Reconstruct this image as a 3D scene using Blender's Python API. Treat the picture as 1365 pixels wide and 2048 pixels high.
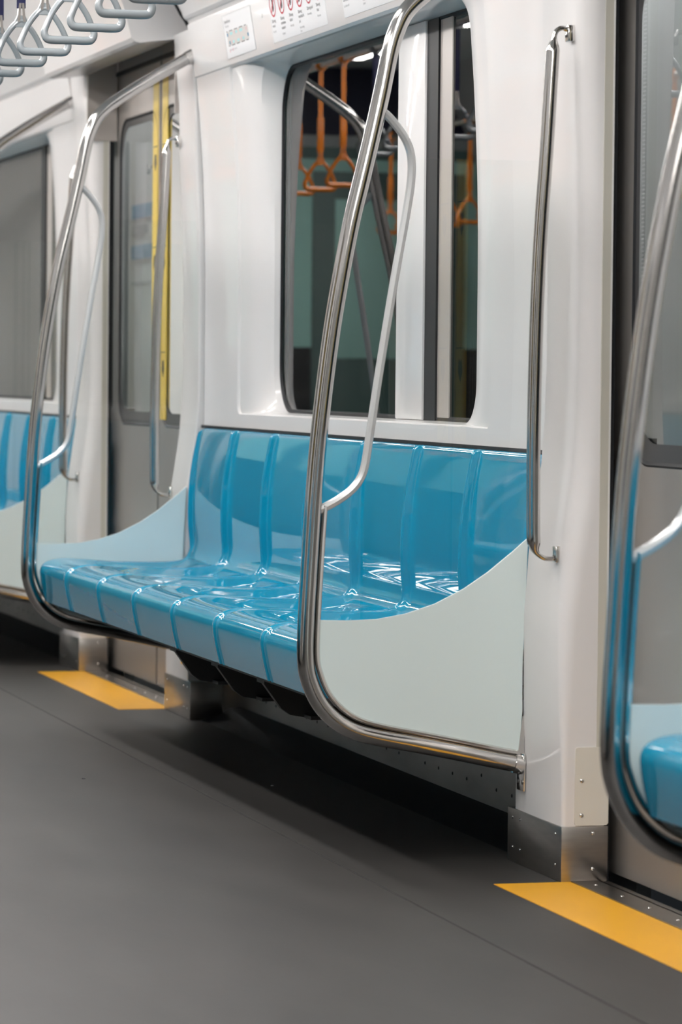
import bpy, bmesh, math
from mathutils import Vector, Matrix
PI = math.pi
for o in list(bpy.data.objects): bpy.data.objects.remove(o)
scene = bpy.context.scene
COL = scene.collection

# ------------------------------------------------------------------ camera
cam_d = bpy.data.cameras.new('camera'); cam = bpy.data.objects.new('camera', cam_d); COL.objects.link(cam)
PITCH, YAW, ROLL = 0.03801735, 0.25897851, 0.010
fw = Vector((math.sin(YAW)*math.cos(PITCH), math.cos(YAW)*math.cos(PITCH), -math.sin(PITCH)))
rt0 = Vector((math.cos(YAW), -math.sin(YAW), 0)); up0 = rt0.cross(fw)
c_, s_ = math.cos(ROLL), math.sin(ROLL)
rt = rt0*c_ + up0*s_; up = rt0*(-s_) + up0*c_
cam.matrix_world = Matrix(((rt.x, up.x, -fw.x, 0), (rt.y, up.y, -fw.y, 0), (rt.z, up.z, -fw.z, .98), (0, 0, 0, 1)))
cam_d.sensor_fit = 'HORIZONTAL'; cam_d.sensor_width = 24; cam_d.lens = 24*7300/1365
cam_d.clip_start = .05; cam_d.clip_end = 80
cam_d.dof.use_dof = True; cam_d.dof.focus_distance = 7.9; cam_d.dof.aperture_fstop = 6.5
scene.camera = cam
# ------------------------------------------------------------------ world, exposure, light levels
w = bpy.data.worlds.new('world'); scene.world = w; w.use_nodes = True
w.node_tree.nodes['Background'].inputs[0].default_value = (.55, .62, .70, 1)
w.node_tree.nodes['Background'].inputs[1].default_value = .02
vs = scene.view_settings
vs.view_transform = 'Standard'; vs.look = 'None'; vs.gamma = 1; vs.use_curve_mapping = False
vs.exposure = 0.0
CEIL_LIGHT = 35.0          # strength of the ceiling lamp diffusers
OUT_LIGHT = 55.0           # strength of the fill lamps added outside the car

CX = .84                  # centre line of the car
PER = 5.007               # spacing of the door bays
Y0 = 6.68                 # door face of the near column of the main bay
BAY = 3.67                # column face to column face

# ------------------------------------------------------------------ materials
def mat(name, col, rough=.4, metal=0., coat=0., bump=None, spec=.5, var=None, crough=.03):
    m = bpy.data.materials.new(name); m.use_nodes = True
    nt = m.node_tree; b = nt.nodes['Principled BSDF']
    b.inputs['Base Color'].default_value = (*col, 1); b.inputs['Roughness'].default_value = rough
    b.inputs['Metallic'].default_value = metal; b.inputs['Coat Weight'].default_value = coat
    b.inputs['Coat Roughness'].default_value = crough; b.inputs['Specular IOR Level'].default_value = spec
    tc = nt.nodes.new('ShaderNodeTexCoord')
    if var:      # (scale, stretch xyz, low colour factor, high colour factor)
        mp = nt.nodes.new('ShaderNodeMapping'); mp.inputs['Scale'].default_value = var[1]
        n = nt.nodes.new('ShaderNodeTexNoise'); n.inputs['Scale'].default_value = var[0]; n.inputs['Detail'].default_value = 6
        r = nt.nodes.new('ShaderNodeMapRange'); r.inputs['From Min'].default_value = .3; r.inputs['From Max'].default_value = .7
        r.inputs['To Min'].default_value = var[2]; r.inputs['To Max'].default_value = var[3]
        mx = nt.nodes.new('ShaderNodeVectorMath'); mx.operation = 'SCALE'; mx.inputs[0].default_value = col
        nt.links.new(tc.outputs['Object'], mp.inputs[0]); nt.links.new(mp.outputs[0], n.inputs['Vector'])
        nt.links.new(n.outputs['Fac'], r.inputs['Value']); nt.links.new(r.outputs[0], mx.inputs['Scale'])
        nt.links.new(mx.outputs[0], b.inputs['Base Color'])
    if bump:     # (scale, stretch, strength, distance)
        mp = nt.nodes.new('ShaderNodeMapping'); mp.inputs['Scale'].default_value = bump[1]
        n = nt.nodes.new('ShaderNodeTexNoise'); n.inputs['Scale'].default_value = bump[0]; n.inputs['Detail'].default_value = 2
        bp = nt.nodes.new('ShaderNodeBump'); bp.inputs['Strength'].default_value = bump[2]; bp.inputs['Distance'].default_value = bump[3]
        nt.links.new(tc.outputs['Object'], mp.inputs[0]); nt.links.new(mp.outputs[0], n.inputs['Vector'])
        nt.links.new(n.outputs['Fac'], bp.inputs['Height']); nt.links.new(bp.outputs[0], b.inputs['Normal'])
        if coat: nt.links.new(bp.outputs[0], b.inputs['Coat Normal'])
    return m

def glass(name, tint, ior=1.5, rough=0.):
    m = bpy.data.materials.new(name); m.use_nodes = True; nt = m.node_tree; nt.nodes.clear()
    out = nt.nodes.new('ShaderNodeOutputMaterial'); mix = nt.nodes.new('ShaderNodeMixShader')
    tr = nt.nodes.new('ShaderNodeBsdfTransparent'); tr.inputs[0].default_value = (*tint, 1)
    gl = nt.nodes.new('ShaderNodeBsdfGlossy'); gl.inputs['Roughness'].default_value = rough; gl.inputs[0].default_value = (1, 1, 1, 1)
    fr = nt.nodes.new('ShaderNodeFresnel'); fr.inputs[0].default_value = ior
    nt.links.new(fr.outputs[0], mix.inputs[0]); nt.links.new(tr.outputs[0], mix.inputs[1]); nt.links.new(gl.outputs[0], mix.inputs[2])
    nt.links.new(mix.outputs[0], out.inputs[0]); return m

def emit(name, col, s):
    m = bpy.data.materials.new(name); m.use_nodes = True; nt = m.node_tree; nt.nodes.clear()
    out = nt.nodes.new('ShaderNodeOutputMaterial'); e = nt.nodes.new('ShaderNodeEmission')
    e.inputs[0].default_value = (*col, 1); e.inputs[1].default_value = s
    nt.links.new(e.outputs[0], out.inputs[0]); return m

M = dict(
    white=mat('white_gloss_panel', (.72, .70, .69), .5, coat=.5, crough=.06, bump=(3, (1, .7, .35), .10, .008)),
    white2=mat('white_satin_panel', (.74, .73, .71), .35, coat=.2),
    cream=mat('cream_painted_metal', (.68, .65, .58), .35),
    beige=mat('beige_edge_strip', (.55, .53, .46), .35),
    blue=mat('blue_gloss_moulding', (.004, .235, .385), .03, spec=.5, bump=(7, (1, 1, 1), .04, .003)),
    steel=mat('polished_steel', (.72, .70, .68), .10, 1.),
    rail=mat('brushed_steel_tube', (.55, .535, .52), .12, 1., bump=(60, (1, 1, .05), .06, .001)),
    dsteel=mat('dull_steel_plate', (.40, .375, .35), .30, 1., var=(14, (1, 1, 6), .9, 1.08)),
    wsteel=mat('worn_steel_plate', (.40, .39, .37), .42, .75, var=(7, (1, .5, 2), .75, 1.1)),
    door=mat('brushed_door_steel', (.42, .395, .37), .38, .75, bump=(40, (.1, 1, .05), .05, .001)),
    header=mat('brown_grey_metal', (.46, .42, .39), .4, .2),
    black=mat('black_rubber', (.010, .011, .013), .5, spec=.25),
    tray=mat('black_steel_bracket', (.022, .022, .023), .5),
    floor=mat('grey_vinyl_floor', (.038, .0355, .033), .5, spec=.32, bump=(90, (1, .25, 1), .10, .002), var=(5.5, (1, .3, 1), .80, 1.2)),
    seam=mat('floor_seam', (.03, .029, .028), .75, spec=.2),
    yellow=mat('yellow_floor_film', (.74, .36, .012), .38, var=(5, (1, .4, 1), .95, 1.05)),
    ystrip=mat('yellow_edge_tape', (.72, .52, .08), .35),
    grey=mat('grey_plastic_handle', (.26, .285, .30), .22, coat=.3),
    orange=mat('orange_plastic_handle', (.80, .235, .02), .3, coat=.2),
    navy=mat('navy_webbing', (.012, .014, .07), .6),
    frost=mat('frosted_panel', (.68, .78, .775), .30),
    barw=mat('pale_grey_hand_bar', (.62, .63, .63), .25, .35),
    ceil=mat('ceiling_panel', (.74, .74, .73), .4),
    lamp=emit('lamp_diffuser', (1., .965, .94), CEIL_LIGHT),
    olamp=emit('outside_fill_lamp', (.93, .97, 1.), OUT_LIGHT),
    clear=glass('clear_glass', (.965, .985, .98), 1.5),
    tint=glass('tinted_window_glass', (.68, .80, .77), 1.38),
    dglass=glass('door_window_glass', (.90, .92, .91), 1.33),
    dots=mat('pale_printed_dots', (.5, .5, .5), .5),
    band=mat('dark_grey_band', (.045, .045, .047), .35),
    teal=mat('teal_grey_wall', (.44, .76, .69), .5, var=(2, (1, 1, .3), .85, 1.1)),
    tealdk=mat('dark_teal_wall', (.10, .17, .16), .5),
    navyb=mat('navy_car_band', (.008, .011, .035), .4),
    pale=mat('pale_stripe', (.35, .38, .38), .4),
    platf=mat('platform_screen_panel', (.52, .52, .50), .5, var=(8, (1, 1, .02), .93, 1.05)),
    pblue=mat('sign_blue', (.02, .20, .36), .5),
    pblue2=mat('sign_royal_blue', (.02, .06, .35), .5),
    red=mat('sign_red', (.6, .02, .05), .5),
    pink=mat('sign_pink', (.75, .35, .42), .5),
    cyan=mat('sign_pale_cyan', (.35, .68, .68), .5),
    ink=mat('print_black', (.03, .03, .035), .5),
    inkg=mat('print_grey', (.22, .22, .23), .5),
    paper=mat('sticker_film', (.80, .80, .81), .4),
    beigep=mat('print_beige', (.62, .58, .55), .5),
)

# ------------------------------------------------------------------ mesh helpers
def finish(bm, ang=32):
    bmesh.ops.recalc_face_normals(bm, faces=bm.faces)
    for f in bm.faces: f.smooth = True
    lim = math.radians(ang)
    for e in bm.edges:
        e.smooth = not (len(e.link_faces) == 2 and e.calc_face_angle(0) > lim)

def obj(name, bm, m, parent=None, at=(0, 0, 0), ang=32):
    """link one mesh; vertices are given in bay coordinates, 'at' is the origin they are moved to"""
    finish(bm, ang)
    bmesh.ops.translate(bm, verts=bm.verts, vec=-Vector(at))
    me = bpy.data.meshes.new(name); bm.to_mesh(me); bm.free()
    me.materials.append(M[m] if isinstance(m, str) else m)
    o = bpy.data.objects.new(name, me); COL.objects.link(o)
    if parent is None: o.location = at
    else: o.parent = parent
    return o

def box(bm, x0, x1, y0, y1, z0, z1, bev=0.):
    r = bmesh.ops.create_cube(bm, size=1)['verts']
    for v in r:
        v.co = Vector(((x0+x1)/2+v.co.x*(x1-x0), (y0+y1)/2+v.co.y*(y1-y0), (z0+z1)/2+v.co.z*(z1-z0)))
    if bev:
        es = list({e for v in r for e in v.link_edges})
        bmesh.ops.bevel(bm, geom=es, offset=bev, segments=2, affect='EDGES', profile=.5)
    return bm

def Bx(*a, **k): return box(bmesh.new(), *a, **k)

def prism_y(bm, prof, y0, y1):
    """closed profile [(x,z)] swept along y"""
    a = [bm.verts.new((x, y0, z)) for x, z in prof]; b = [bm.verts.new((x, y1, z)) for x, z in prof]
    n = len(prof)
    for i in range(n): bm.faces.new((a[i], a[(i+1) % n], b[(i+1) % n], b[i]))
    bm.faces.new(a); bm.faces.new(b[::-1]); return bm

def prism_x(bm, prof, x0, x1):
    """closed profile [(y,z)] swept along x"""
    a = [bm.verts.new((x0, y, z)) for y, z in prof]; b = [bm.verts.new((x1, y, z)) for y, z in prof]
    n = len(prof)
    for i in range(n): bm.faces.new((a[i], a[(i+1) % n], b[(i+1) % n], b[i]))
    bm.faces.new(a); bm.faces.new(b[::-1]); return bm

def loft(bm, rings, caps=True, closed=True):
    vs_ = [[bm.verts.new(p) for p in r] for r in rings]
    n = len(rings[0])
    for a, b in zip(vs_, vs_[1:]):
        for i in range(n if closed else n-1):
            bm.faces.new((a[i], a[(i+1) % n], b[(i+1) % n], b[i]))
    if caps: bm.faces.new(vs_[0]); bm.faces.new(vs_[-1][::-1])
    return bm

def smooth_path(pts, n=8):
    """Catmull-Rom through the points"""
    P = [Vector(p) for p in pts]; P = [P[0]*2-P[1]] + P + [P[-1]*2-P[-2]]
    out = []
    for i in range(1, len(P)-2):
        for k in range(n):
            t = k/n; a, b, c, d = P[i-1], P[i], P[i+1], P[i+2]
            out.append(.5*((2*b)+(c-a)*t+(2*a-5*b+4*c-d)*t*t+(3*b-a-3*c+d)*t**3))
    out.append(P[-2]); return out

def tube(bm, path, r, n=16, closed=False, sq=1.0, nrm=(0, 1, 0)):
    """tube along a planar path, nrm the normal of the plane, sq scales across the plane"""
    N = Vector(nrm).normalized(); path = [Vector(p) for p in path]; rings = []
    L = len(path)
    for i, p in enumerate(path):
        a = path[(i-1) % L] if (closed or i > 0) else p
        b = path[(i+1) % L] if (closed or i < L-1) else p
        t = (b-a).normalized(); s = t.cross(N).normalized()
        rr = r(i/(L-1)) if callable(r) else r
        rings.append([p + s*math.cos(2*PI*k/n)*rr + N*math.sin(2*PI*k/n)*rr*sq for k in range(n)])
    if closed:
        rings.append(rings[0])
        loft(bm, rings, caps=False); bmesh.ops.remove_doubles(bm, verts=bm.verts, dist=1e-6)
    else: loft(bm, rings)
    return bm

def rrect(y0, y1, z0, z1, r, X, n=10, m=7):
    """rounded rectangle ring in the (y,z) plane with an even point count; X is a number or f(y,z)"""
    pts = []
    cs = [(y1-r, z1-r, 0), (y0+r, z1-r, 90), (y0+r, z0+r, 180), (y1-r, z0+r, 270)]
    for q, (cy, cz, a0) in enumerate(cs):
        arc = [(cy+r*math.cos(math.radians(a0+90*k/n)), cz+r*math.sin(math.radians(a0+90*k/n))) for k in range(n+1)]
        pts += arc
        ny, nz, na = cs[(q+1) % 4]
        nx = (ny+r*math.cos(math.radians(na)), nz+r*math.sin(math.radians(na)))
        e = arc[-1]
        for k in range(1, m): pts.append((e[0]+(nx[0]-e[0])*k/m, e[1]+(nx[1]-e[1])*k/m))
    return [Vector(((X(y, z) if callable(X) else X), y, z)) for y, z in pts]

def dome(bm, c, r, axis, h=.5):
    """screw head: a low dome on a surface with outward normal 'axis'"""
    A = Vector(axis).normalized(); U = A.orthogonal().normalized(); V = A.cross(U)
    rings = []
    for q in range(5):
        a = q/4*PI/2*.96
        rings.append([Vector(c)+A*(math.sin(a)*r*h)+(U*math.cos(2*PI*k/12)+V*math.sin(2*PI*k/12))*r*math.cos(a) for k in range(12)])
    loft(bm, rings); return bm

def empty(name, loc):
    o = bpy.data.objects.new(name, None); o.empty_display_size = .05; COL.objects.link(o); o.location = loc; return o
def tag(o, label=None, cat=None, group=None, kind=None):
    for k, v in (('label', label), ('category', cat), ('group', group), ('kind', kind)):
        if v: o[k] = v
    return o
def kids(o): return [c for c in bpy.data.objects if c.parent == o]
def copy_tree(o, parent=None):
    ch = kids(o); c = o.copy(); COL.objects.link(c)
    if parent is not None: c.parent = parent
    for q in ch: copy_tree(q, c)
    return c
def place(o, k=0, far=False, label=None, group=None):
    """copy a thing of the main bay to bay k, or to the opposite side of the car"""
    c = copy_tree(o); c.location = o.location.copy(); c.location.y += k*PER
    if far: c.location.x = 2*CX - c.location.x; c.scale = (-1, 1, 1)
    if label: c['label'] = label
    if 'group' in c.keys() and not group and label: del c['group']
    if group: c['group'] = group
    return c
def S(o, kind='structure'): o['kind'] = kind; return o

# ------------------------------------------------------------------ shape of the side wall
def lean(z): return -.03*(max(0., z-1.2)/.6)**2
def wallx(z): return 2.27 + lean(z)
def colx(z):
    T = [(0, 2.218), (.2, 2.218), (.35, 2.214), (.5, 2.213), (.64, 2.222), (.8, 2.245), (.95, 2.254), (1.2, 2.254), (1.7, 2.238), (2.0, 2.218)]
    for (a, xa), (b, xb) in zip(T, T[1:]):
        if z <= b:
            t = (z-a)/(b-a); t = t*t*(3-2*t); return xa+(xb-xa)*t
    return T[-1][1]
def colr(z): return .010 if z < .2 else min(.045, .010+.035*(z-.2)/.5)

# floor, ceiling, car ends
YA, YB = -3.6, 16.72
HC = 2.42                 # ceiling height
S(obj('floor', Bx(2*CX-2.40, 2.27, YA, YB, -.06, 0), 'floor'))
bm = bmesh.new(); box(bm, 1.858, 1.862, YA, YB, -.01, .0006); S(obj('trim_1', bm, 'seam'))
bm = bmesh.new(); box(bm, 2*CX-1.862, 2*CX-1.858, YA, YB, -.01, .0006); S(obj('trim_1', bm, 'seam'))
bm = bmesh.new(); box(bm, CX-.002, CX+.002, YA, YB, -.01, .0006); S(obj('trim_1', bm, 'seam'))
S(obj('ceiling', Bx(2*CX-2.36, 2.36, YA, YB, HC, HC+.04), 'ceil'))
wf = S(obj('wall_far', Bx(2*CX-2.4, 2.4, YB, YB+.05, 0, HC), 'teal'))  # made-up end wall, colours set for its mirror image in the window
obj('upper_band', Bx(2*CX-2.4, 2.4, YB-.006, YB, 2.10, HC), 'navyb', wf)
obj('pale_band', Bx(2*CX-2.4, 2.4, YB-.008, YB, 2.045, 2.10), 'pale', wf)
obj('dark_band', Bx(2*CX-2.4, 2.4, YB-.006, YB, 1.99, 2.045), 'tealdk', wf)
obj('lower_band', Bx(2*CX-2.4, .66, YB-.010, YB, 0, 1.10), 'band', wf)  # dark so the seat backs mirror a darker tone
for a, b in ((.66, 2.4), (2*CX-2.4, -.62)):
    obj('side_panel', Bx(a, b, YB-.012, YB, 0, HC), 'white2', wf)  # white area laid out for the pale reflection in the door glass
gd = S(obj('door_9', Bx(-.35, .40, YB-.016, YB-.002, .02, 1.93, bev=.004), 'tealdk'))
obj('door_pane', Bx(-.24, .29, YB-.020, YB-.014, 1.05, 1.80, bev=.003), 'teal', gd)
S(obj('wall_rear', Bx(2*CX-2.4, 2.4, YA-.05, YA, 0, HC), 'white2'))

# ------------------------------------------------------------------ one bay of the side wall (structure)
bay = []
def wall_panel():
    bm = bmesh.new(); W = lambda y, z: wallx(z)
    rings = [rrect(.255, 3.415, .828, 1.815, .0015, W),
             rrect(.665, 3.005, .866, 1.8125, .03, W),
             rrect(.672, 2.998, .868, 1.812, .03, lambda y, z: wallx(z)+.006),
             rrect(.76, 2.91, .870, 1.809, .06, lambda y, z: wallx(z)+.008),
             rrect(.83, 2.84, .871, 1.804, .09, lambda y, z: wallx(z)+.018),
             rrect(.865, 2.805, .872, 1.799, .11, lambda y, z: wallx(z)+.034),
             rrect(.885, 2.785, .873, 1.793, .12, lambda y, z: 2.318+lean(z)*.5),
             rrect(.895, 2.775, .874, 1.788, .125, 2.336)]
    loft(bm, rings, caps=False)
    # lower return of the panel
    a = rings[0]
    box(bm, 2.30, 2.34, .256, 3.414, .822, .829)
    return obj('wall_right', bm, 'white', ang=24)
S(wall_panel()); bay.append(bpy.data.objects['wall_right'])
# white panel carrying the notices, and the cove up to the ceiling
bm = bmesh.new()
prof = [(2.345, 1.82), (2.252, 1.803), (2.243, 1.8035), (2.236, 1.810), (2.235, 1.820), (2.213, 1.953), (2.2135, 1.957), (2.218, 1.959), (2.212, 1.968),
        (2.207, 1.970), (2.200, 1.978), (2.196, 1.990), (2.165, 2.045), (2.11, 2.13), (2.03, 2.24), (1.86, 2.4215), (2.36, 2.4215)]
prism_y(bm, prof, .25, 3.42); q = S(obj('wall_right_upper', bm, 'white', ang=20)); q.name = 'wall_right_upper'; bay.append(q)
# under-seat wall with its screws
bm = Bx(2.365, 2.395, -.02, 3.69, -.04, .86); u = S(obj('wall_right_lower', bm, 'wsteel')); bay.append(u)
bm = bmesh.new()
for i in range(26): dome(bm, (2.365, .45+i*.112, .075 if i % 5 else .095), .0042, (-1, 0, 0))
obj('screw_row', bm, 'tray', u)
bm = bmesh.new(); prism_y(bm, [(2.365, 0), (2.365, .035), (2.335, .03), (2.29, .012), (2.25, .0)], .33, 3.34)
bay.append(S(obj('baseboard_right', bm, 'black')))
bay.append(S(obj('trim_6', Bx(2.262, 2.31, .256, 3.414, .8225, .8295), 'black')))
# columns
def column(flip):
    f = (lambda y: BAY-y) if flip else (lambda y: y)
    bm = bmesh.new(); zs = [.108, .15, .2, .25, .3, .35, .42, .5, .57, .64, .72, .8, .9, 1.0, 1.2, 1.4, 1.6, 1.75, 1.9, 1.945]
    rings = []
    for z in zs:
        x, r = colx(z), colr(z)
        pts = [(2.303, 0), (x+r, 0)]
        pts += [(x+r-r*math.sin(a), r-r*math.cos(a)) for a in [PI/2*k/6 for k in range(1, 6)]]
        pts += [(x, r), (x, .10), (x, .20), (x+.0015, .246), (x+.006, .25), (2.303, .25)]
        rings.append([Vector((px, f(py), z)) for px, py in pts])
    loft(bm, rings)
    # squarer foot behind the kick plate
    x = 2.2195; ys = sorted((f(.24), f(.302)))
    prism_y(bm, [(x, .108), (x, .33), (2.30, .33), (2.30, .108)], ys[0], ys[1])
    c = S(obj('trim_2', bm, 'white', at=(2.26, f(.12), 0), ang=40))
    at = (2.26, f(.12), 0)
    y0, y1 = sorted((f(-.0015), f(.345)))
    bm = Bx(2.2165, 2.312, y0, y1, 0.0, .108, bev=.002); k = obj('kick_plate', bm, 'dsteel', c, at)
    s = -1 if not flip else 1
    for (sx, sz) in ((2.281, .094), (2.281, .025)):
        obj('screw', dome(bmesh.new(), (sx, f(-.0015), sz), .0038, (0, s, 0)), 'steel', k, at)
    for sy in (.035, .262, .31):
        for sz in (.09, .03): obj('screw', dome(bmesh.new(), (2.2165, f(sy), sz), .0032, (-1, 0, 0)), 'steel', k, at)
    y0, y1 = sorted((f(-.0035), f(.001)))
    bm = bmesh.new()
    ring = rrect(2.2425, 2.311, .110, .262, .006, 0, n=4, m=2)
    loft(bm, [[Vector((p.y, f(-.0035), p.z)) for p in ring], [Vector((p.y, f(.001), p.z)) for p in ring]])
    cp = obj('cover_plate', bm, 'cream', c, at)
    for sz in (.130, .197):
        obj('screw', dome(bmesh.new(), (2.2565, f(-.0035), sz), .0045, (0, s, 0)), 'steel', cp, at)
    y0, y1 = sorted((f(-.002), f(.02)))
    obj('edge_strip', Bx(2.286, 2.3035, y0, y1, .262, 1.945), 'beige', c, at)
    y0, y1 = sorted((f(-.003), f(.004)))
    obj('edge_strip', Bx(2.3025, 2.306, y0, y1, .262, 1.945), 'white2', c, at)
    y0, y1 = sorted((f(.0), f(.03)))
    obj('rubber_seal', Bx(2.306, 2.314, y0, y1, .0, 1.945), 'black', c, at)
    y0, y1 = sorted((f(-.004), f(.004)))
    obj('top_plate', Bx(2.232, 2.33, y0, y1, 1.725, 2.15), 'header', c, at)
    return c
bay += [column(False), column(True)]
# dark joint between column and panel, rubber at the ends of the cove
for y in (.2525, 3.4175):
    bm = bmesh.new(); n = 12
    zs = [.83+i*(1.80-.83)/n for i in range(n+1)]
    loft(bm, [[Vector((wallx(z)+.003, y-.003, z)), Vector((wallx(z)+.003, y+.003, z)), Vector((wallx(z)+.03, y+.003, z)), Vector((wallx(z)+.03, y-.003, z))] for z in zs])
    bay.append(S(obj('trim_3', bm, 'black')))
for y0, y1 in ((3.42, 3.432), (.238, .25)):
    bm = bmesh.new(); prism_y(bm, [(2.30, 1.90), (2.214, 1.952), (2.206, 1.966), (2.192, 1.985), (2.158, 2.045), (2.103, 2.13), (2.023, 2.24), (1.855, 2.42), (2.30, 2.42)], y0, y1)
    bay.append(S(obj('trim_4', bm, 'black')))
# header cover over the door, shared by the two bays beside it
bm = bmesh.new()
prof = [(2.262, 1.99), (2.262, 1.965), (2.252, 1.948), (2.23, 1.936), (2.15, 1.926), (2.122, 1.922), (2.108, 1.926), (2.098, 1.936), (2.075, 2.02), (2.035, 2.12), (1.96, 2.25), (1.83, 2.421), (2.275, 2.421)]
inner = [(2.24, 1.99)]
prism_y(bm, prof, 3.64, 3.64+1.397)
hd = S(obj('trim_5', bm, 'white', ang=24)); bay.append(hd)
# window
def window():
    at = (2.335, 1.835, 1.33)
    wroot = S(empty('window_1', at))
    bm = bmesh.new()
    loft(bm, [rrect(.887, 2.783, .866, 1.797, .13, 2.3335), rrect(.902, 2.768, .880, 1.783, .12, 2.3300), rrect(.906, 2.764, .884, 1.779, .118, 2.3370)], caps=False)
    obj('gasket', bm, 'black', wroot, at)
    obj('glass_pane', Bx(2.3365, 2.3415, .89, 2.78, .868, 1.795), 'tint', wroot, at)
    obj('mullion', Bx(2.322, 2.336, 1.375, 1.60, .874, 1.788, bev=.004), 'white', wroot, at)
    obj('mullion_seal', Bx(2.328, 2.336, 1.285, 1.376, .874, 1.786), 'black', wroot, at)
    obj('glazing_bar', Bx(2.333, 2.336, 1.19, 1.286, .874, 1.786), 'header', wroot, at)
    return wroot
bay.append(window())
# body shell behind the trim, keeps the outside out
bm = bmesh.new(); box(bm, 2.39, 2.40, .27, BAY-.27, -.05, .88); box(bm, 2.36, 2.42, .0, BAY, 1.80, HC)
box(bm, 2.36, 2.38, .27, .86, .86, 1.82); box(bm, 2.36, 2.38, 2.81, BAY-.27, .86, 1.82)
bay.append(S(obj('wall_shell', bm, 'tray')))

# ------------------------------------------------------------------ the sliding door between two bays
DW = PER-BAY
def leaf(y0, y1, seam_high, root, at):
    """y0..y1 the leaf, the yellow tape on the seam side"""
    bm = bmesh.new()
    z0, z1 = .012, 1.935
    a0, a1 = (y0+.10, y1-.02) if seam_high else (y0+.02, y1-.10)
    R = lambda X, d, r: rrect(a0+d, a1-d, .808+d, 1.79-d, r, X)
    X = 2.334
    outer = rrect(y0, y1, z0, z1, .001, X)
    loft(bm, [rrect(y0, y1, z0, z1, .001, X+.022), outer, R(X, 0, .095), R(X+.004, .002, .095)], caps=False)
    lf = obj('leaf', bm, 'door', root, at, ang=40)
    bm = bmesh.new(); loft(bm, [R(X+.001, -.002, .097), R(X-.002, .004, .095), R(X+.003, .011, .09)], caps=False)
    obj('gasket', bm, 'black', lf, at)
    bm = bmesh.new(); loft(bm, [rrect(a0+.010, a1-.010, .818, 1.78, .09, X+.002), rrect(a0+.030, a1-.030, .852, 1.76, .11, X+.002)], caps=False)
    obj('dark_border', bm, 'band', lf, at)
    bm = bmesh.new(); rr = rrect(a0+.028, a1-.028, .85, 1.77, .1, X+.005); v = [bm.verts.new(p) for p in rr]; bm.faces.new(v)
    obj('window_pane', bm, 'dglass', lf, at)
    sgn = 1 if seam_high else -1
    ey = y1 if seam_high else y0
    a, b = sorted((ey-sgn*.006, ey-sgn*.105))
    bm = Bx(X-.0015, X+.001, *sorted((ey-sgn*.018, ey-sgn*.098)), .832, 1.90); obj('yellow_tape', bm, 'ystrip', lf, at)
    bm = bmesh.new()
    for zz in (.985, 1.31, 1.62):
        cy = ey-sgn*.058
        prism_x(bm, [(cy-.016, zz), (cy, zz-.022), (cy+.016, zz), (cy+.010, zz+.03), (cy, zz+.024), (cy-.010, zz+.03)], X-.0022, X-.0014)
        box(bm, X-.0022, X-.0014, cy-.03, cy+.03, zz+.052, zz+.055)
    obj('hand_marks', bm, 'ink', lf, at)
    # printed dots near the column side edge of the pane
    side = a0+.036 if seam_high else a1-.036
    bm = bmesh.new()
    for j in range(2):
        for i in range(100):
            zz = 1.0+i*.0078; yy = side+sgn*j*.009
            bm.faces.new([bm.verts.new((X+.0042, yy+dy, zz+dz)) for dy, dz in ((-.0022, -.0016), (.0022, -.0016), (.0022, .0016), (-.0022, .0016))])
    obj('dot_print', bm, 'dots', lf, at)
    obj('seam_rubber', Bx(X+.004, X+.018, *sorted((ey-sgn*.001, ey+sgn*.010)), z0, z1), 'black', lf, at)
    return lf
def door():
    at = (2.33, BAY+DW/2, 0)
    d = S(empty('door_1', at)); m = BAY+DW/2
    leaf(BAY-.06, m-.010, True, d, at); leaf(m+.010, BAY+DW+.06, False, d, at)
    obj('sill', Bx(2.237, 2.292, BAY-.02, BAY+DW+.02, -.01, .0025), 'dsteel', d, at)
    bm = bmesh.new()
    for i in range(9): dome(bm, (2.268, BAY+.06+i*.152, .0025), .004, (0, 0, 1), .3)
    obj('sill_rivets', bm, 'steel', d, at)
    obj('track', Bx(2.292, 2.345, BAY-.02, BAY+DW+.02, -.03, -.012), 'black', d, at)
    obj('track_lip', Bx(2.303, 2.316, BAY, BAY+DW, -.02, .0), 'dsteel', d, at)
    obj('top_seal', Bx(2.325, 2.336, BAY-.02, BAY+DW+.02, 1.934, 1.946), 'black', d, at)
    obj('header_plate', Bx(2.333, 2.36, BAY-.02, m-.006, 1.945, HC), 'header', d, at)
    obj('header_plate', Bx(2.333, 2.36, m+.006, BAY+DW+.02, 1.945, HC), 'header', d, at)
    obj('rubber_buffer', dome(bmesh.new(), (2.333, BAY+DW-.05, 1.99), .014, (-1, 0, 0)), 'black', d, at)
    return d
bay.append(door())

# ------------------------------------------------------------------ bench
RIDGE = [(2.268, .822), (2.252, .8215), (2.243, .817), (2.237, .805), (2.231, .775), (2.222, .73), (2.214, .67), (2.2105, .60), (2.212, .54), (2.216, .50),
         (2.217, .476), (2.211, .461), (2.195, .453), (2.15, .449), (2.06, .449), (1.97, .453), (1.89, .457), (1.845, .456), (1.815, .449),
         (1.799, .438), (1.793, .424), (1.7935, .405), (1.80, .37), (1.809, .335)]
BOWL = [(2.270, .822), (2.262, .8215), (2.258, .817), (2.254, .805), (2.248, .775), (2.241, .73), (2.235, .67), (2.2315, .60), (2.233, .54), (2.235, .50),
        (2.226, .466), (2.200, .444), (2.165, .433), (2.11, .427), (2.03, .424), (1.95, .431), (1.885, .447), (1.845, .4545), (1.815, .449),
        (1.799, .438), (1.793, .424), (1.7935, .405), (1.80, .37), (1.809, .335)]
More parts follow.
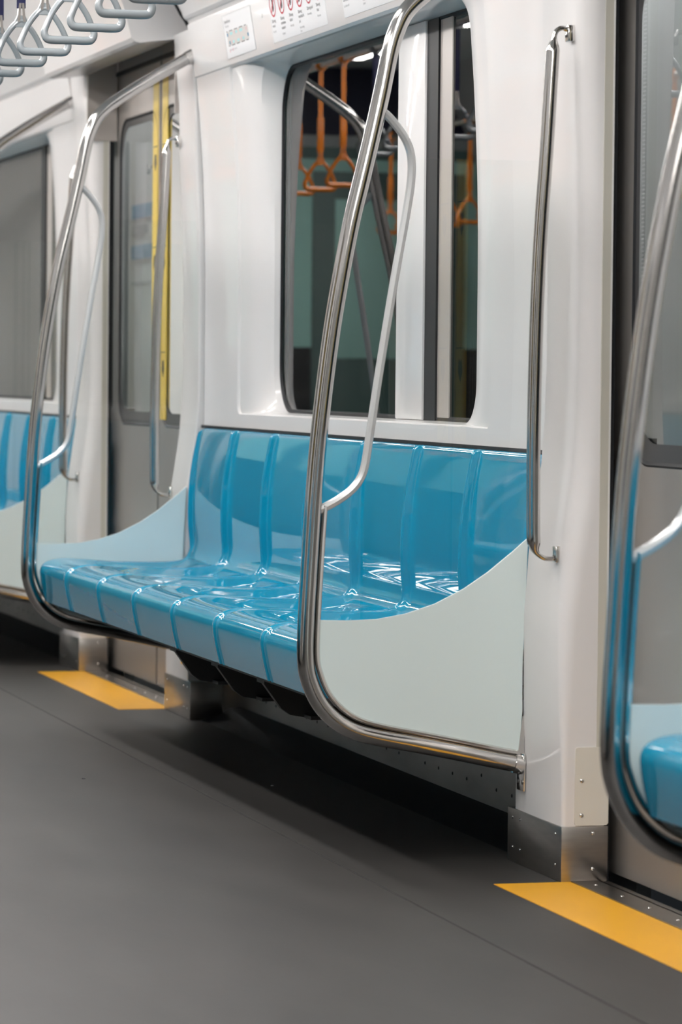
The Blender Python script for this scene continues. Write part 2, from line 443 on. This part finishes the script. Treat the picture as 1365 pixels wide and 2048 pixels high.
def seat_mesh(y0, y1, end=0):
    n = 4
    R = smooth_path([(x, 0, z) for x, z in RIDGE], n); B = smooth_path([(x, 0, z) for x, z in BOWL], n)
    L = len(R); W = (y1-y0)/2; yc = (y0+y1)/2
    nor = []
    for i in range(L):
        t = (R[min(L-1, i+1)]-R[max(0, i-1)]).normalized(); nor.append(Vector((t.z, 0, -t.x)))   # points into the shell
    if nor[0].z > 0: nor = [-v for v in nor]
    ts = [-1, -.990, -.978, -.966, -.954, -.94, -.925, -.91, -.89, -.865, -.82, -.76, -.69, -.6, -.5, -.38, -.25, -.1]
    ts = ts + [0] + [-t for t in ts[::-1]]
    rings = []
    for t in ts:
        row = []
        for i in range(L):
            s = i/(L-1)
            f = .10 if s < .42 else .10+.84*min(1, (s-.42)/.26)
            a = min(1, max(0, (1-abs(t))/f)); a = a*a*(3-2*a)
            p = R[i].lerp(B[i], a)
            e = (1-abs(t))*W           # distance from the edge
            g = .0105*max(0, 1-e/.0085)**1.15 - .0022*math.exp(-((e-.016)/.007)**2)*(1 if i > 6 else 0)
            if end and t*end > 0:
                rr = .05
                if e < rr: g = rr-math.sqrt(max(0, rr*rr-(rr-e)**2))
                g = min(g, .045)*(1 if s > .62 else .35)
            q = p + nor[i]*g
            row.append(Vector((q.x, yc+t*W, q.z)))
        rings.append(row)
    first = [v+nor[i]*.012 for i, v in enumerate(rings[0])]; last = [v+nor[i]*.012 for i, v in enumerate(rings[-1])]
    bm = bmesh.new(); loft(bm, [first]+rings+[last], caps=False, closed=False)
    return bm
def bench():
    at = (2.0, BAY/2, 0)
    b = empty('seat_bench', at)
    yb = BAY/2-1.575
    for i in range(7):
        e = -1 if i == 0 else (1 if i == 6 else 0)
        bm = seat_mesh(yb+i*.45, yb+(i+1)*.45, e)
        obj('seat', bm, 'blue', b, at, ang=70)
    obj('under_frame', Bx(1.850, 2.30, yb+.03, yb+3.12, .316, .338), 'tray', b, at)
    obj('back_rail', Bx(2.255, 2.365, yb, yb+3.15, .40, .80), 'tray', b, at)
    for i in range(4):
        yc = yb+.45*i+.30
        prof = [(1.855, .318), (1.905, .250), (1.925, .236), (1.955, .231), (2.36, .231), (2.36, .318)]
        bm = prism_y(bmesh.new(), prof, yc-.012, yc+.012)
        box(bm, 1.955, 2.1, yc-.075, yc+.075, .2305, .238)
        box(bm, 2.07, 2.3, yc-.06, yc+.06, .238, .318)
        box(bm, 1.86, 1.95, yc-.035, yc+.035, .306, .318)
        obj('bracket', bm, 'tray', b, at)
    tag(b, 'x', 'bench')
    return b
BENCH = bench()

# ------------------------------------------------------------------ partition beside the bench: steel loop, glass, hand bar
def partition(flip, hide=False):
    y = BAY-.25 if flip else .25
    at = (2.0, y, 0); p = empty('bench_partition', at)
    P = [(2.224, 1.868), (2.17, 1.837), (2.10, 1.795), (2.03, 1.750), (1.988, 1.720), (1.958, 1.690), (1.94, 1.655), (1.926, 1.61), (1.910, 1.53), (1.890, 1.44),
         (1.870, 1.355), (1.850, 1.27), (1.826, 1.14), (1.808, 1.02), (1.790, .86), (1.780, .73), (1.774, .62), (1.768, .50), (1.767, .42), (1.775, .375), (1.797, .330), (1.83, .296),
         (1.87, .274), (1.92, .261), (1.99, .248), (2.08, .230), (2.16, .213), (2.212, .203)]
    path = smooth_path([(a, y, c) for a, c in P], 6)
    fr = obj('tube_frame', tube(bmesh.new(), path, .0172, 20), 'rail', p, at)
    # slim channel holding the glass along the lower loop
    Q = [(1.803, .72), (1.797, .62), (1.791, .50), (1.790, .425), (1.797, .39), (1.815, .350), (1.845, .318), (1.88, .297), (1.925, .284), (1.99, .271), (2.08, .253), (2.16, .236), (2.205, .227)]
    obj('glass_channel', tube(bmesh.new(), smooth_path([(a, y, c) for a, c in Q], 5), .006, 10, sq=1.4), 'steel', p, at)
    H = [(1.893, 1.50), (1.915, 1.492), (1.940, 1.468), (1.962, 1.437), (1.972, 1.405), (1.972, 1.36), (1.962, 1.29), (1.940, 1.165), (1.912, .99), (1.893, .86), (1.884, .80), (1.874, .772),
         (1.855, .749), (1.825, .728), (1.785, .708)]
    bm = bmesh.new(); tube(bm, smooth_path([(a, y, c) for a, c in H], 5), .0088, 8, sq=.9)
    obj('hand_bar', bm, 'barw', p, at)
    # clear glass behind the hand bar
    G = [(1.972, 1.405), (1.972, 1.36), (1.962, 1.29), (1.940, 1.165), (1.912, .99), (1.893, .86), (1.884, .80), (1.874, .772), (1.855, .749), (1.825, .728), (1.803, .717), (1.797, .62), (1.790, .50),
         (1.790, .495), (1.85, .4935), (1.91, .4955), (1.97, .506), (2.03, .525), (2.09, .555), (2.14, .588), (2.19, .628), (2.218, .655), (2.235, .72), (2.248, .80), (2.252, .9), (2.250, 1.2), (2.244, 1.405)]
    bm = bmesh.new(); v = [bm.verts.new((a, y, c)) for a, c in G]; bm.faces.new(v)
    bmesh.ops.triangulate(bm, faces=bm.faces); obj('clear_glass', bm, 'clear', p, at)
    Fp = [(1.790, .495), (1.85, .4935), (1.91, .4955), (1.97, .506), (2.03, .525), (2.09, .555), (2.14, .588), (2.19, .628), (2.2215, .655), (2.217, .60), (2.2122, .50), (2.2125, .40), (2.2135, .31), (2.207, .228),
          (2.16, .236), (2.08, .253), (1.99, .271), (1.925, .284), (1.88, .297), (1.845, .318), (1.815, .350), (1.797, .39), (1.790, .425)]
    bm = bmesh.new(); a = [bm.verts.new((u, y-.004, c)) for u, c in Fp]; b = [bm.verts.new((u, y+.004, c)) for u, c in Fp]
    n = len(Fp)
    for i in range(n): bm.faces.new((a[i], a[(i+1) % n], b[(i+1) % n], b[i]))
    bm.faces.new(a); bm.faces.new(b[::-1]); bmesh.ops.triangulate(bm, faces=[f for f in bm.faces if len(f.verts) > 4])
    obj('frosted_panel', bm, 'frost', p, at)
    # foot bracket
    bm = bmesh.new(); s = 1 if flip else -1
    ya, yb = sorted((y-.018, y+.028)) if not flip else (y-.028, y+.018)
    box(bm, 2.2135, 2.2175, ya, yb, .150, .225, bev=.0012)
    prism_y(bm, [(2.2135, .20), (2.205, .225), (2.2135, .30), (2.2175, .30), (2.2175, .20)], y-.006, y+.006)
    br = obj('foot_bracket', bm, 'steel', p, at)
    for yy in (y-.010, y+.018): obj('bolt', dome(bmesh.new(), (2.2135, yy if not flip else 2*y-yy, .168), .005, (-1, 0, 0)), 'dsteel', br, at)
    obj('tube_collar', tube(bmesh.new(), [(2.198, y, .206), (2.216, y, .202)], .0195, 18), 'steel', p, at)
    obj('tube_collar', tube(bmesh.new(), [(2.212, y, 1.861), (2.232, y, 1.872)], .0195, 18), 'steel', p, at)
    tag(p, 'x', 'partition'); return p
PN, PF = partition(False), partition(True)

def grab_bar(flip):
    y = BAY-.055 if flip else .055
    at = (2.18, y, .62); g = empty('grab_bar', at)
    P = [(2.228, 1.647), (2.215, 1.650), (2.203, 1.640), (2.199, 1.61), (2.197, 1.58), (2.188, 1.41), (2.179, 1.27), (2.173, 1.13), (2.170, .98), (2.169, .84), (2.170, .70), (2.172, .655), (2.178, .636), (2.192, .626), (2.207, .624), (2.216, .626)]
    path = smooth_path([(a, y, c) for a, c in P], 6); L = len(path)
    rad = lambda t: .0048+.0065*min(1, max(0, (min(t, 1-t)-.025)/.05))
    # arc length based radius
    d = [0]
    for a, b in zip(path, path[1:]): d.append(d[-1]+(b-a).length)
    T = d[-1]
    def r(t):
        i = round(t*(L-1)); e = min(d[i], T-d[i]); k = min(1, max(0, (e-.035)/.03)); return .0048+.0087*k*k*(3-2*k)
    obj('bar', tube(bmesh.new(), path, r, 18), 'rail', g, at)
    for (x, z, zz) in ((2.232, 1.640, -.016), (2.219, .633, .012)):
        bm = Bx(x-.006, x+.008, y-.011, y+.011, z-.016, z+.016, bev=.002)
        b = obj('end_plate', bm, 'steel', g, at)
        for dy in (-.0045, .0045): obj('bolt', dome(bmesh.new(), (x-.006, y+dy, z-.005), .003, (-1, 0, 0)), 'tray', b, at)
    tag(g, 'x', 'grab bar'); return g
GN, GF = grab_bar(False), grab_bar(True)

# ------------------------------------------------------------------ yellow strip at the door
def strip():
    at = (2.158, BAY+DW/2, 0)
    bm = Bx(2.081, 2.236, BAY, BAY+DW-.001, 0, .0012); o = obj('floor_marking', bm, 'yellow', None, at)
    tag(o, 'x', 'floor marking'); return o
STRIP = strip()

# ------------------------------------------------------------------ put the bays in place
roots = bay + [BENCH, PN, PF, GN, GF, STRIP]
for o in roots: o.location.y += Y0
num = 1
for k in (-2, -1, 1):
    for o in bay:
        c = place(o, k)
        if k == 1 and c.name.startswith('window'):
            for q in kids(c):
                if q.name.startswith('mullion.'): bpy.data.objects.remove(q)
for k in (-2, -1, 0, 1):
    for o in bay:
        c = place(o, k, far=True)
        if c.name.startswith('wall_right'): c.name = c.name.replace('wall_right', 'wall_left').split('.')[0]
        if c.name.startswith('baseboard_right'): c.name = 'baseboard_left'

R_ = 'reflected across the aisle'
BENCH['label'] = 'glossy blue seven-place bench below the large window, whole in view'
place(BENCH, -1, label='blue bench cut off at the right edge of the frame')
place(BENCH, 1, label='blurred blue bench at the far left edge, its top beside the far column')
PN['label'] = 'steel loop partition at the near end of the middle bench, frosted panel in full view'
PF['label'] = 'steel loop partition at the far end of the middle bench, standing before the far door'
place(PF, -1, label='blurred steel loop partition cut by the right edge of the frame')
place(PN, 1, label='steel loop partition at far left, only its upper tube and frosted corner in view')
GN['label'] = 'vertical steel grab bar on the near white column right of the blue bench'
GF['label'] = 'vertical steel grab bar behind the far loop partition, in front of the yellow door tape'
place(GN, 1, label='vertical steel grab bar on the far white column at left, half behind the loop tube')
STRIP['label'] = 'yellow floor strip in front of the far door at left'
place(STRIP, -1, label='yellow floor strip in front of the near door at lower right')
for k in (-1, 0, 1):
    place(BENCH, k, far=True, label='blue bench along the opposite side, seen only as reflection', group='opposite benches')
    for q in (PN, PF): place(q, k, far=True, label='steel loop partition along the opposite side, seen only as reflection', group='opposite partitions')

# ------------------------------------------------------------------ hanging straps
RX, RZ = 1.475, 2.055
def strap(m, zb, name_cat):
    """handle: flat-bottomed triangle ring; V link; webbing up to the rail"""
    at = (0, 0, zb); s = empty('hanging_strap', at)
    H = .116
    pts = [(-.040, .010), (.0, .010), (.040, .010), (.051, .014), (.0555, .025), (.052, .038), (.040, .065), (.025, .088), (.011, .103), (0, .108), (-.011, .103), (-.025, .088), (-.040, .065), (-.052, .038), (-.0555, .025), (-.051, .014)]
    N = len(pts); P = [Vector((a, 0, zb+c)) for a, c in pts]
    path = []
    for i in range(N):
        a, b, c, d = P[i-1], P[i], P[(i+1) % N], P[(i+2) % N]
        for k in range(4):
            t = k/4; path.append(.5*((2*b)+(c-a)*t+(2*a-5*b+4*c-d)*t*t+(3*b-a-3*c+d)*t**3))
    bm = bmesh.new(); rings = []
    L = len(path)
    for i, p in enumerate(path):
        t = (path[(i+1) % L]-path[i-1]).normalized(); sd = t.cross(Vector((0, 1, 0)))
        h = min(1, (p.z-zb)/.04); r = .0100*(1-h)+.0068*h; ry = .0100*(1-h)+.0075*h
        rings.append([p+sd*math.cos(2*PI*k/12)*r+Vector((0, 1, 0))*math.sin(2*PI*k/12)*ry for k in range(12)])
    rings.append(rings[0]); loft(bm, rings, caps=False); bmesh.ops.remove_doubles(bm, verts=bm.verts, dist=1e-6)
    prism_y(bm, [(-.021, zb+.094), (.021, zb+.094), (.009, zb+.121), (-.009, zb+.121)], -.006, .006)
    obj('handle', bm, m, s, at)
    bm = bmesh.new()
    for sg in (-1, 1):
        prism_y(bm, [(sg*.010, zb+.106), (sg*.004, zb+.106), (sg*.0005, zb+.150), (sg*.006, zb+.150)], -.008, .008)
    obj('link', bm, 'dsteel' if m == 'grey' else m, s, at)
    if m == 'grey': obj('webbing', Bx(-.0105, .0105, -.0035, .0035, zb+.138, RZ-.01, bev=.001), 'navy', s, at)
    else:
        obj('sleeve', Bx(-.012, .012, -.005, .005, zb+.138, zb+.26, bev=.002), 'orange', s, at)
        obj('webbing', Bx(-.008, .008, -.003, .003, zb+.255, RZ-.01), 'orange', s, at)
    obj('rail_clamp', tube(bmesh.new(), [(0, -.012, RZ), (0, .012, RZ)], .021, 14, nrm=(1, 0, 0)), m, s, at)
    return tag(s, 'x', name_cat)
g0 = strap('grey', 1.695, 'hanging strap'); o0 = strap('orange', 1.612, 'hanging strap')
names = ['rightmost grey triangular strap handle, cut by the top edge', 'second grey triangular strap handle from the right', 'third grey triangular strap handle from the right',
         'middle grey triangular strap handle of the row of seven', 'third grey triangular strap handle from the left edge', 'second grey triangular strap handle from the left edge, under navy webbing',
         'leftmost grey triangular strap handle, cut by the left edge']
first = True
for k in range(-1, 16):
    c = g0 if first else copy_tree(g0); first = False
    c.location = (RX, 7.008+.3115*k, 1.695)
    if 0 <= k < 7: c['label'] = names[k]; c['group'] = 'grey hanging straps at top left'
    else: c['label'] = 'grey strap handle of the near row outside the frame, seen only mirrored'; c['group'] = 'grey straps seen mirrored'
for k in range(0, 17, 1):
    c = copy_tree(g0); c.location = (2*CX-RX, 7.008+.3115*k, 1.695)
    c['label'] = 'grey strap handle of the opposite row, seen only mirrored'; c['group'] = 'grey straps of the opposite row'
first = True
for k in range(16, 22):
    c = o0 if first else copy_tree(o0); first = False
    c.location = (RX, 7.008+.3115*k+.10, 1.612)
    c['label'] = 'orange strap handle mirrored in the dark window glass'; c['group'] = 'orange straps mirrored in the window'
for k in range(17, 30):
    c = copy_tree(o0); c.location = (2*CX-RX, 7.008+.3115*k, 1.612)
    c['label'] = 'orange strap handle of the opposite row, mirrored in the near door glass'; c['group'] = 'orange straps of the opposite row'
for x, lb in ((RX, 'steel overhead rail carrying the grey straps, just above the frame'), (2*CX-RX, 'steel overhead rail of the opposite strap row, seen only mirrored')):
    o = obj('overhead_rail', tube(bmesh.new(), [(0, YA+.1, 0), (0, YB-.1, 0)], .014, 14, nrm=(1, 0, 0)), 'steel'); o.location = (x, 0, RZ)
    tag(o, lb, 'rail')

# ------------------------------------------------------------------ ceiling lamps
def lamp(x, y, L, label, group):
    at = (x, y, HC); l = empty('ceiling_lamp', at)
    obj('housing', Bx(x-.085, x+.085, y-L/2, y+L/2, HC-.03, HC), 'ceil', l, at)
    obj('diffuser', Bx(x-.062, x+.062, y-L/2+.02, y+L/2-.02, HC-.042, HC-.03), 'lamp', l, at)
    return tag(l, label, 'ceiling lamp', group)
for y, L in ((-.6, 1.5), (1.4, 1.5), (3.4, 1.5), (5.4, 1.5), (7.4, 1.5), (9.4, 1.5), (11.4, 1.5), (13.4, 1.5), (15.2, 1.2)):
    for x in (CX-.36, CX+.36):
        lamp(x, y, L, 'white strip lamp on the ceiling, seen only as highlights', 'ceiling strip lamps')

# ------------------------------------------------------------------ notices above the window
A0, A1 = Vector((2.2345, 0, 1.822)), Vector((2.2135, 0, 1.950))      # bottom and top of the notice panel
VN = Vector((-(A1.z-A0.z), 0, (A1.x-A0.x))).normalized()
def onp(y, h, d=.0): 
    """y along the car, h metres up the panel from its lower edge, d off the surface"""
    u = (A1-A0).normalized(); p = A0+u*h + VN*d; return Vector((p.x, y, p.z))
def patch(bm, y0, y1, h0, h1, d):
    v = [bm.verts.new(onp(a, b, d)) for a, b in ((y0, h0), (y1, h0), (y1, h1), (y0, h1))]; bm.faces.new(v); return bm
def slab(y0, y1, h0, h1, d0, d1):
    bm = bmesh.new(); loft(bm, [[onp(a, b, d) for a, b in ((y0, h0), (y1, h0), (y1, h1), (y0, h1))] for d in (d0, d1)]); return bm
def text(s, y, h, size, m, parent, at, name='caption'):
    cu = bpy.data.curves.new(name, 'FONT'); cu.body = s; cu.size = size; cu.align_x = 'LEFT'; cu.align_y = 'TOP'; cu.space_line = 1.05
    t = bpy.data.objects.new(name, cu); COL.objects.link(t)
    dg = bpy.context.evaluated_depsgraph_get(); me = bpy.data.meshes.new_from_object(t.evaluated_get(dg)); bpy.data.objects.remove(t)
    u = (A1-A0).normalized(); org = onp(y, h, .0013)-Vector(at)
    for v in me.vertices: v.co = org + Vector((0, -1, 0))*v.co.x + u*v.co.y
    me.materials.clear(); me.materials.append(M[m])
    o = bpy.data.objects.new(name, me); COL.objects.link(o); o.parent = parent; return o
# layout plan notice
at = onp(9.51, .06); n1 = empty('layout_notice', at)
obj('film', slab(9.672, 9.345, .004, .120, -.0005, .0007), 'paper', n1, at)
bm = bmesh.new()
for a in (9.672, 9.345): patch(bm, a-.0008, a+.0008, .004, .120, .0009)
for a in (.004, .120): patch(bm, 9.672, 9.345, a-.0004, a+.0004, .0009)
obj('film_edge', bm, 'inkg', n1, at)
obj('plan_ground', patch(bmesh.new(), 9.64, 9.40, .038, .074, .0009), 'beigep', n1, at)
bm = bmesh.new()
for (a, b) in ((9.645, 9.628), (9.612, 9.572), (9.556, 9.515), (9.50, 9.455), (9.44, 9.415)): patch(bm, a, b, .0745, .0765, .0012)
for (a, b) in ((9.635, 9.617), (9.602, 9.562), (9.545, 9.505), (9.49, 9.45), (9.435, 9.405)): patch(bm, a, b, .0355, .0375, .0012)
obj('plan_walls', bm, 'ink', n1, at)
bm = bmesh.new()
for (a, b, h) in ((9.606, 9.577, .064), (9.545, 9.522, .064), (9.495, 9.463, .064), (9.588, 9.566, .041), (9.532, 9.507, .041), (9.475, 9.452, .041)): patch(bm, a, b, h, h+.007, .0012)
obj('plan_seats', bm, 'cyan', n1, at)
bm = bmesh.new()
for (a, h) in ((9.640, .062), (9.624, .040), (9.412, .045)): patch(bm, a, a-.012, h, h+.009, .0012)
obj('plan_spaces', bm, 'pblue', n1, at)
bm = bmesh.new()
for (a, h) in ((9.554, .064), (9.598, .041), (9.483, .041), (9.632, .019), (9.60, .021), (9.422, .062)): patch(bm, a, a-.006, h, h+.008, .0012)
obj('plan_marks', bm, 'pink', n1, at)
text('Denah Kereta', 9.652, .108, .012, 'ink', n1, at, 'heading'); text('Train layout', 9.65, .094, .009, 'inkg', n1, at, 'heading')
text('Anda di sini', 9.63, .029, .007, 'inkg', n1, at); text('Kursi prioritas', 9.59, .029, .007, 'inkg', n1, at)
tag(n1, 'small framed white train layout notice with pale blue seat blocks, left above the window', 'notice')
# prohibition notice
at = onp(8.9, .06); n2 = empty('prohibition_notice', at)
obj('film', slab(9.150, 8.600, .003, .126, -.0005, .0007), 'paper', n2, at)
caps = [('Dilarang\nmasuk', 'No entry'), ('Dilarang\nmembawa\nmakanan', 'No food'), ('Dilarang\nduduk', 'No sitting'), ('Dilarang\nmerokok di\nsini', 'No smoking\nhere'), ('Dilarang jual', 'No vending'), ('Dilarang\nribut', 'No noise')]
def ring(y, h, ry, w):
    bm = bmesh.new(); n = 28
    a = [bm.verts.new(onp(y+ry*math.cos(2*PI*k/n), h+ry*math.sin(2*PI*k/n), .0013)) for k in range(n)]
    b = [bm.verts.new(onp(y+(ry-w)*math.cos(2*PI*k/n), h+(ry-w)*math.sin(2*PI*k/n), .0013)) for k in range(n)]
    for k in range(n): bm.faces.new((a[k], a[(k+1) % n], b[(k+1) % n], b[k]))
    u, v = (ry-w)*.72, w*.45
    bm.faces.new([bm.verts.new(onp(y+p, h+q, .0015)) for p, q in ((-u-v, u-v), (-u+v, u+v), (u+v, -u+v), (u-v, -u-v))])
    return bm
for i, (c1, c2) in enumerate(caps):
    y = 9.108-i*.0905; h0 = .097
    rg = obj('prohibition_sign', ring(y, h0, .030, .0045), 'red', n2, at)
    bm = bmesh.new()
    patch(bm, y+.004, y-.005, h0-.016, h0+.008, .0011)
    v = [bm.verts.new(onp(y+.0055*math.cos(2*PI*k/10), h0+.0135+.0055*math.sin(2*PI*k/10), .0011)) for k in range(10)]; bm.faces.new(v)
    patch(bm, y-.007, y-.011, h0-.012, h0+.004, .0011)
    obj('figure', bm, 'ink', rg, at)
    text(c1, y+.027, .063, .0115, 'ink', n2, at)
    text(c2, y+.027, .063-.0125*(c1.count('\n')+1)-.003, .0085, 'inkg', n2, at)
tag(n2, 'wide white notice with six red prohibition signs above the window', 'notice')
at = onp(8.1, .06); n3 = empty('safety_notice', at)
obj('film', slab(8.44, 7.84, .003, .126, -.0005, .0007), 'paper', n3, at)
for (y, a, b) in ((8.43, 'Utamakan penumpang\nlain keluar', 'Let others off'), (8.26, 'Berdiri di sisi\ngerbong', 'Stand aside\nplease'), (8.04, 'Jaga barang\nanda', 'Mind your bag')):
    text(a, y, .062, .0115, 'ink', n3, at); text(b, y, .034, .0085, 'inkg', n3, at)
tag(n3, 'white text notice above the window, just left of the near loop tube top', 'notice')
o = obj('panel_fastener', dome(bmesh.new(), onp(9.235, .085, .0), .0085, VN, .35), 'white2'); tag(o, 'small oval white fastener between the layout notice and the prohibition notice', 'fastener')

for (x, y, r, m, lb) in ((2.058, 8.378, .0035, 'paper', 'tiny pale scrap on the dark floor below the bench'), (1.646, 8.60, .004, 'ink', 'tiny dark speck on the grey floor at left')):
    bm = bmesh.new(); pts = [(math.cos(a)*r*(1+.5*math.sin(3*a)), math.sin(a)*r) for a in [2*PI*k/9 for k in range(9)]]
    loft(bm, [[Vector((x+p, y+q, 0.0)) for p, q in pts], [Vector((x+p*.7, y+q*.7, .0022)) for p, q in pts]])
    tag(obj('floor_crumb', bm, m, None, (x, y, 0)), lb, 'debris')
# ------------------------------------------------------------------ outside: second train and a platform panel
at = (3.9, 13.5, 0); tr = empty('parked_train_car', at)
obj('lower_body', Bx(3.9, 4.0, 11.9, 21, -.6, 1.10), 'tealdk', tr, at)
obj('mid_body', Bx(3.905, 4.0, 11.9, 21, 1.10, 1.945), 'teal', tr, at)
obj('pale_stripe', Bx(3.895, 4.0, 11.9, 21, 1.945, 2.01), 'pale', tr, at)
obj('roof_band', Bx(3.90, 4.0, 11.9, 21, 2.01, 3.4), 'navyb', tr, at)
obj('door_post', Bx(3.88, 3.904, 14.72, 15.07, .2, 1.76), 'tealdk', tr, at)
obj('door_leaf', Bx(3.88, 3.904, 12.85, 13.55, .1, 1.93), 'header', tr, at)
for y in (13.13, 12.95): obj('yellow_tape', Bx(3.874, 3.881, y, y+.11, .8, 2.2), 'ystrip', tr, at)
tag(tr, 'parked train car with navy roof band seen dimly through the dark window', 'train')
at = (3.0, 14.4, 0); pp = empty('sign_board', at)
obj('board', Bx(3.0, 3.05, 13.2, 15.6, -.3, 2.6), 'platf', pp, at)
obj('blue_band', Bx(2.996, 3.0, 13.2, 14.71, 1.60, 1.655), 'pblue', pp, at)
obj('blue_band', Bx(2.996, 3.0, 13.2, 14.71, 1.435, 1.49), 'pblue', pp, at)
obj('blue_square', Bx(2.996, 3.0, 13.92, 14.07, 1.36, 1.41), 'pblue', pp, at)
obj('blue_board', Bx(2.990, 3.0, 13.2, 14.07, 2.03, 2.085), 'pblue2', pp, at)
obj('grey_print', Bx(2.996, 3.0, 14.40, 14.71, 1.535, 1.572), 'inkg', pp, at)
obj('grey_print', Bx(2.996, 3.0, 13.88, 14.10, 1.535, 1.572), 'inkg', pp, at)
obj('grey_line', Bx(2.997, 3.0, 13.9, 14.71, 1.333, 1.341), 'inkg', pp, at)
tag(pp, 'light grey platform board with two blue bands seen through the far door', 'sign board')
at = (3.9, 10.6, 0); pb = tag(empty('sign_board', at), 'plain light grey board outside the near door glass', 'sign board')
obj('board', Bx(3.9, 3.95, 9.3, 11.85, -.3, 2.9), 'platf', pb, at)
obj('board_frame', Bx(3.885, 3.9, 9.3, 11.85, 2.35, 2.42), 'header', pb, at)
for x, y, L in ((2.75, 14.3, 2.4), (3.35, 13.6, 5.0)):  # unseen fill lamps, added to brighten the board and the train
    at = (x, y, 2.75); l = empty('outside_fill_lamp', at)
    obj('housing', Bx(x-.06, x+.06, y-L/2, y+L/2, 2.76, 2.80), 'ceil', l, at)
    obj('tube', Bx(x-.03, x+.03, y-L/2+.02, y+L/2-.02, 2.73, 2.76), 'olamp', l, at)
    tag(l, 'fill lamp added outside, above the frame, lighting the board and train', 'lamp', 'added fill lamps outside the car')
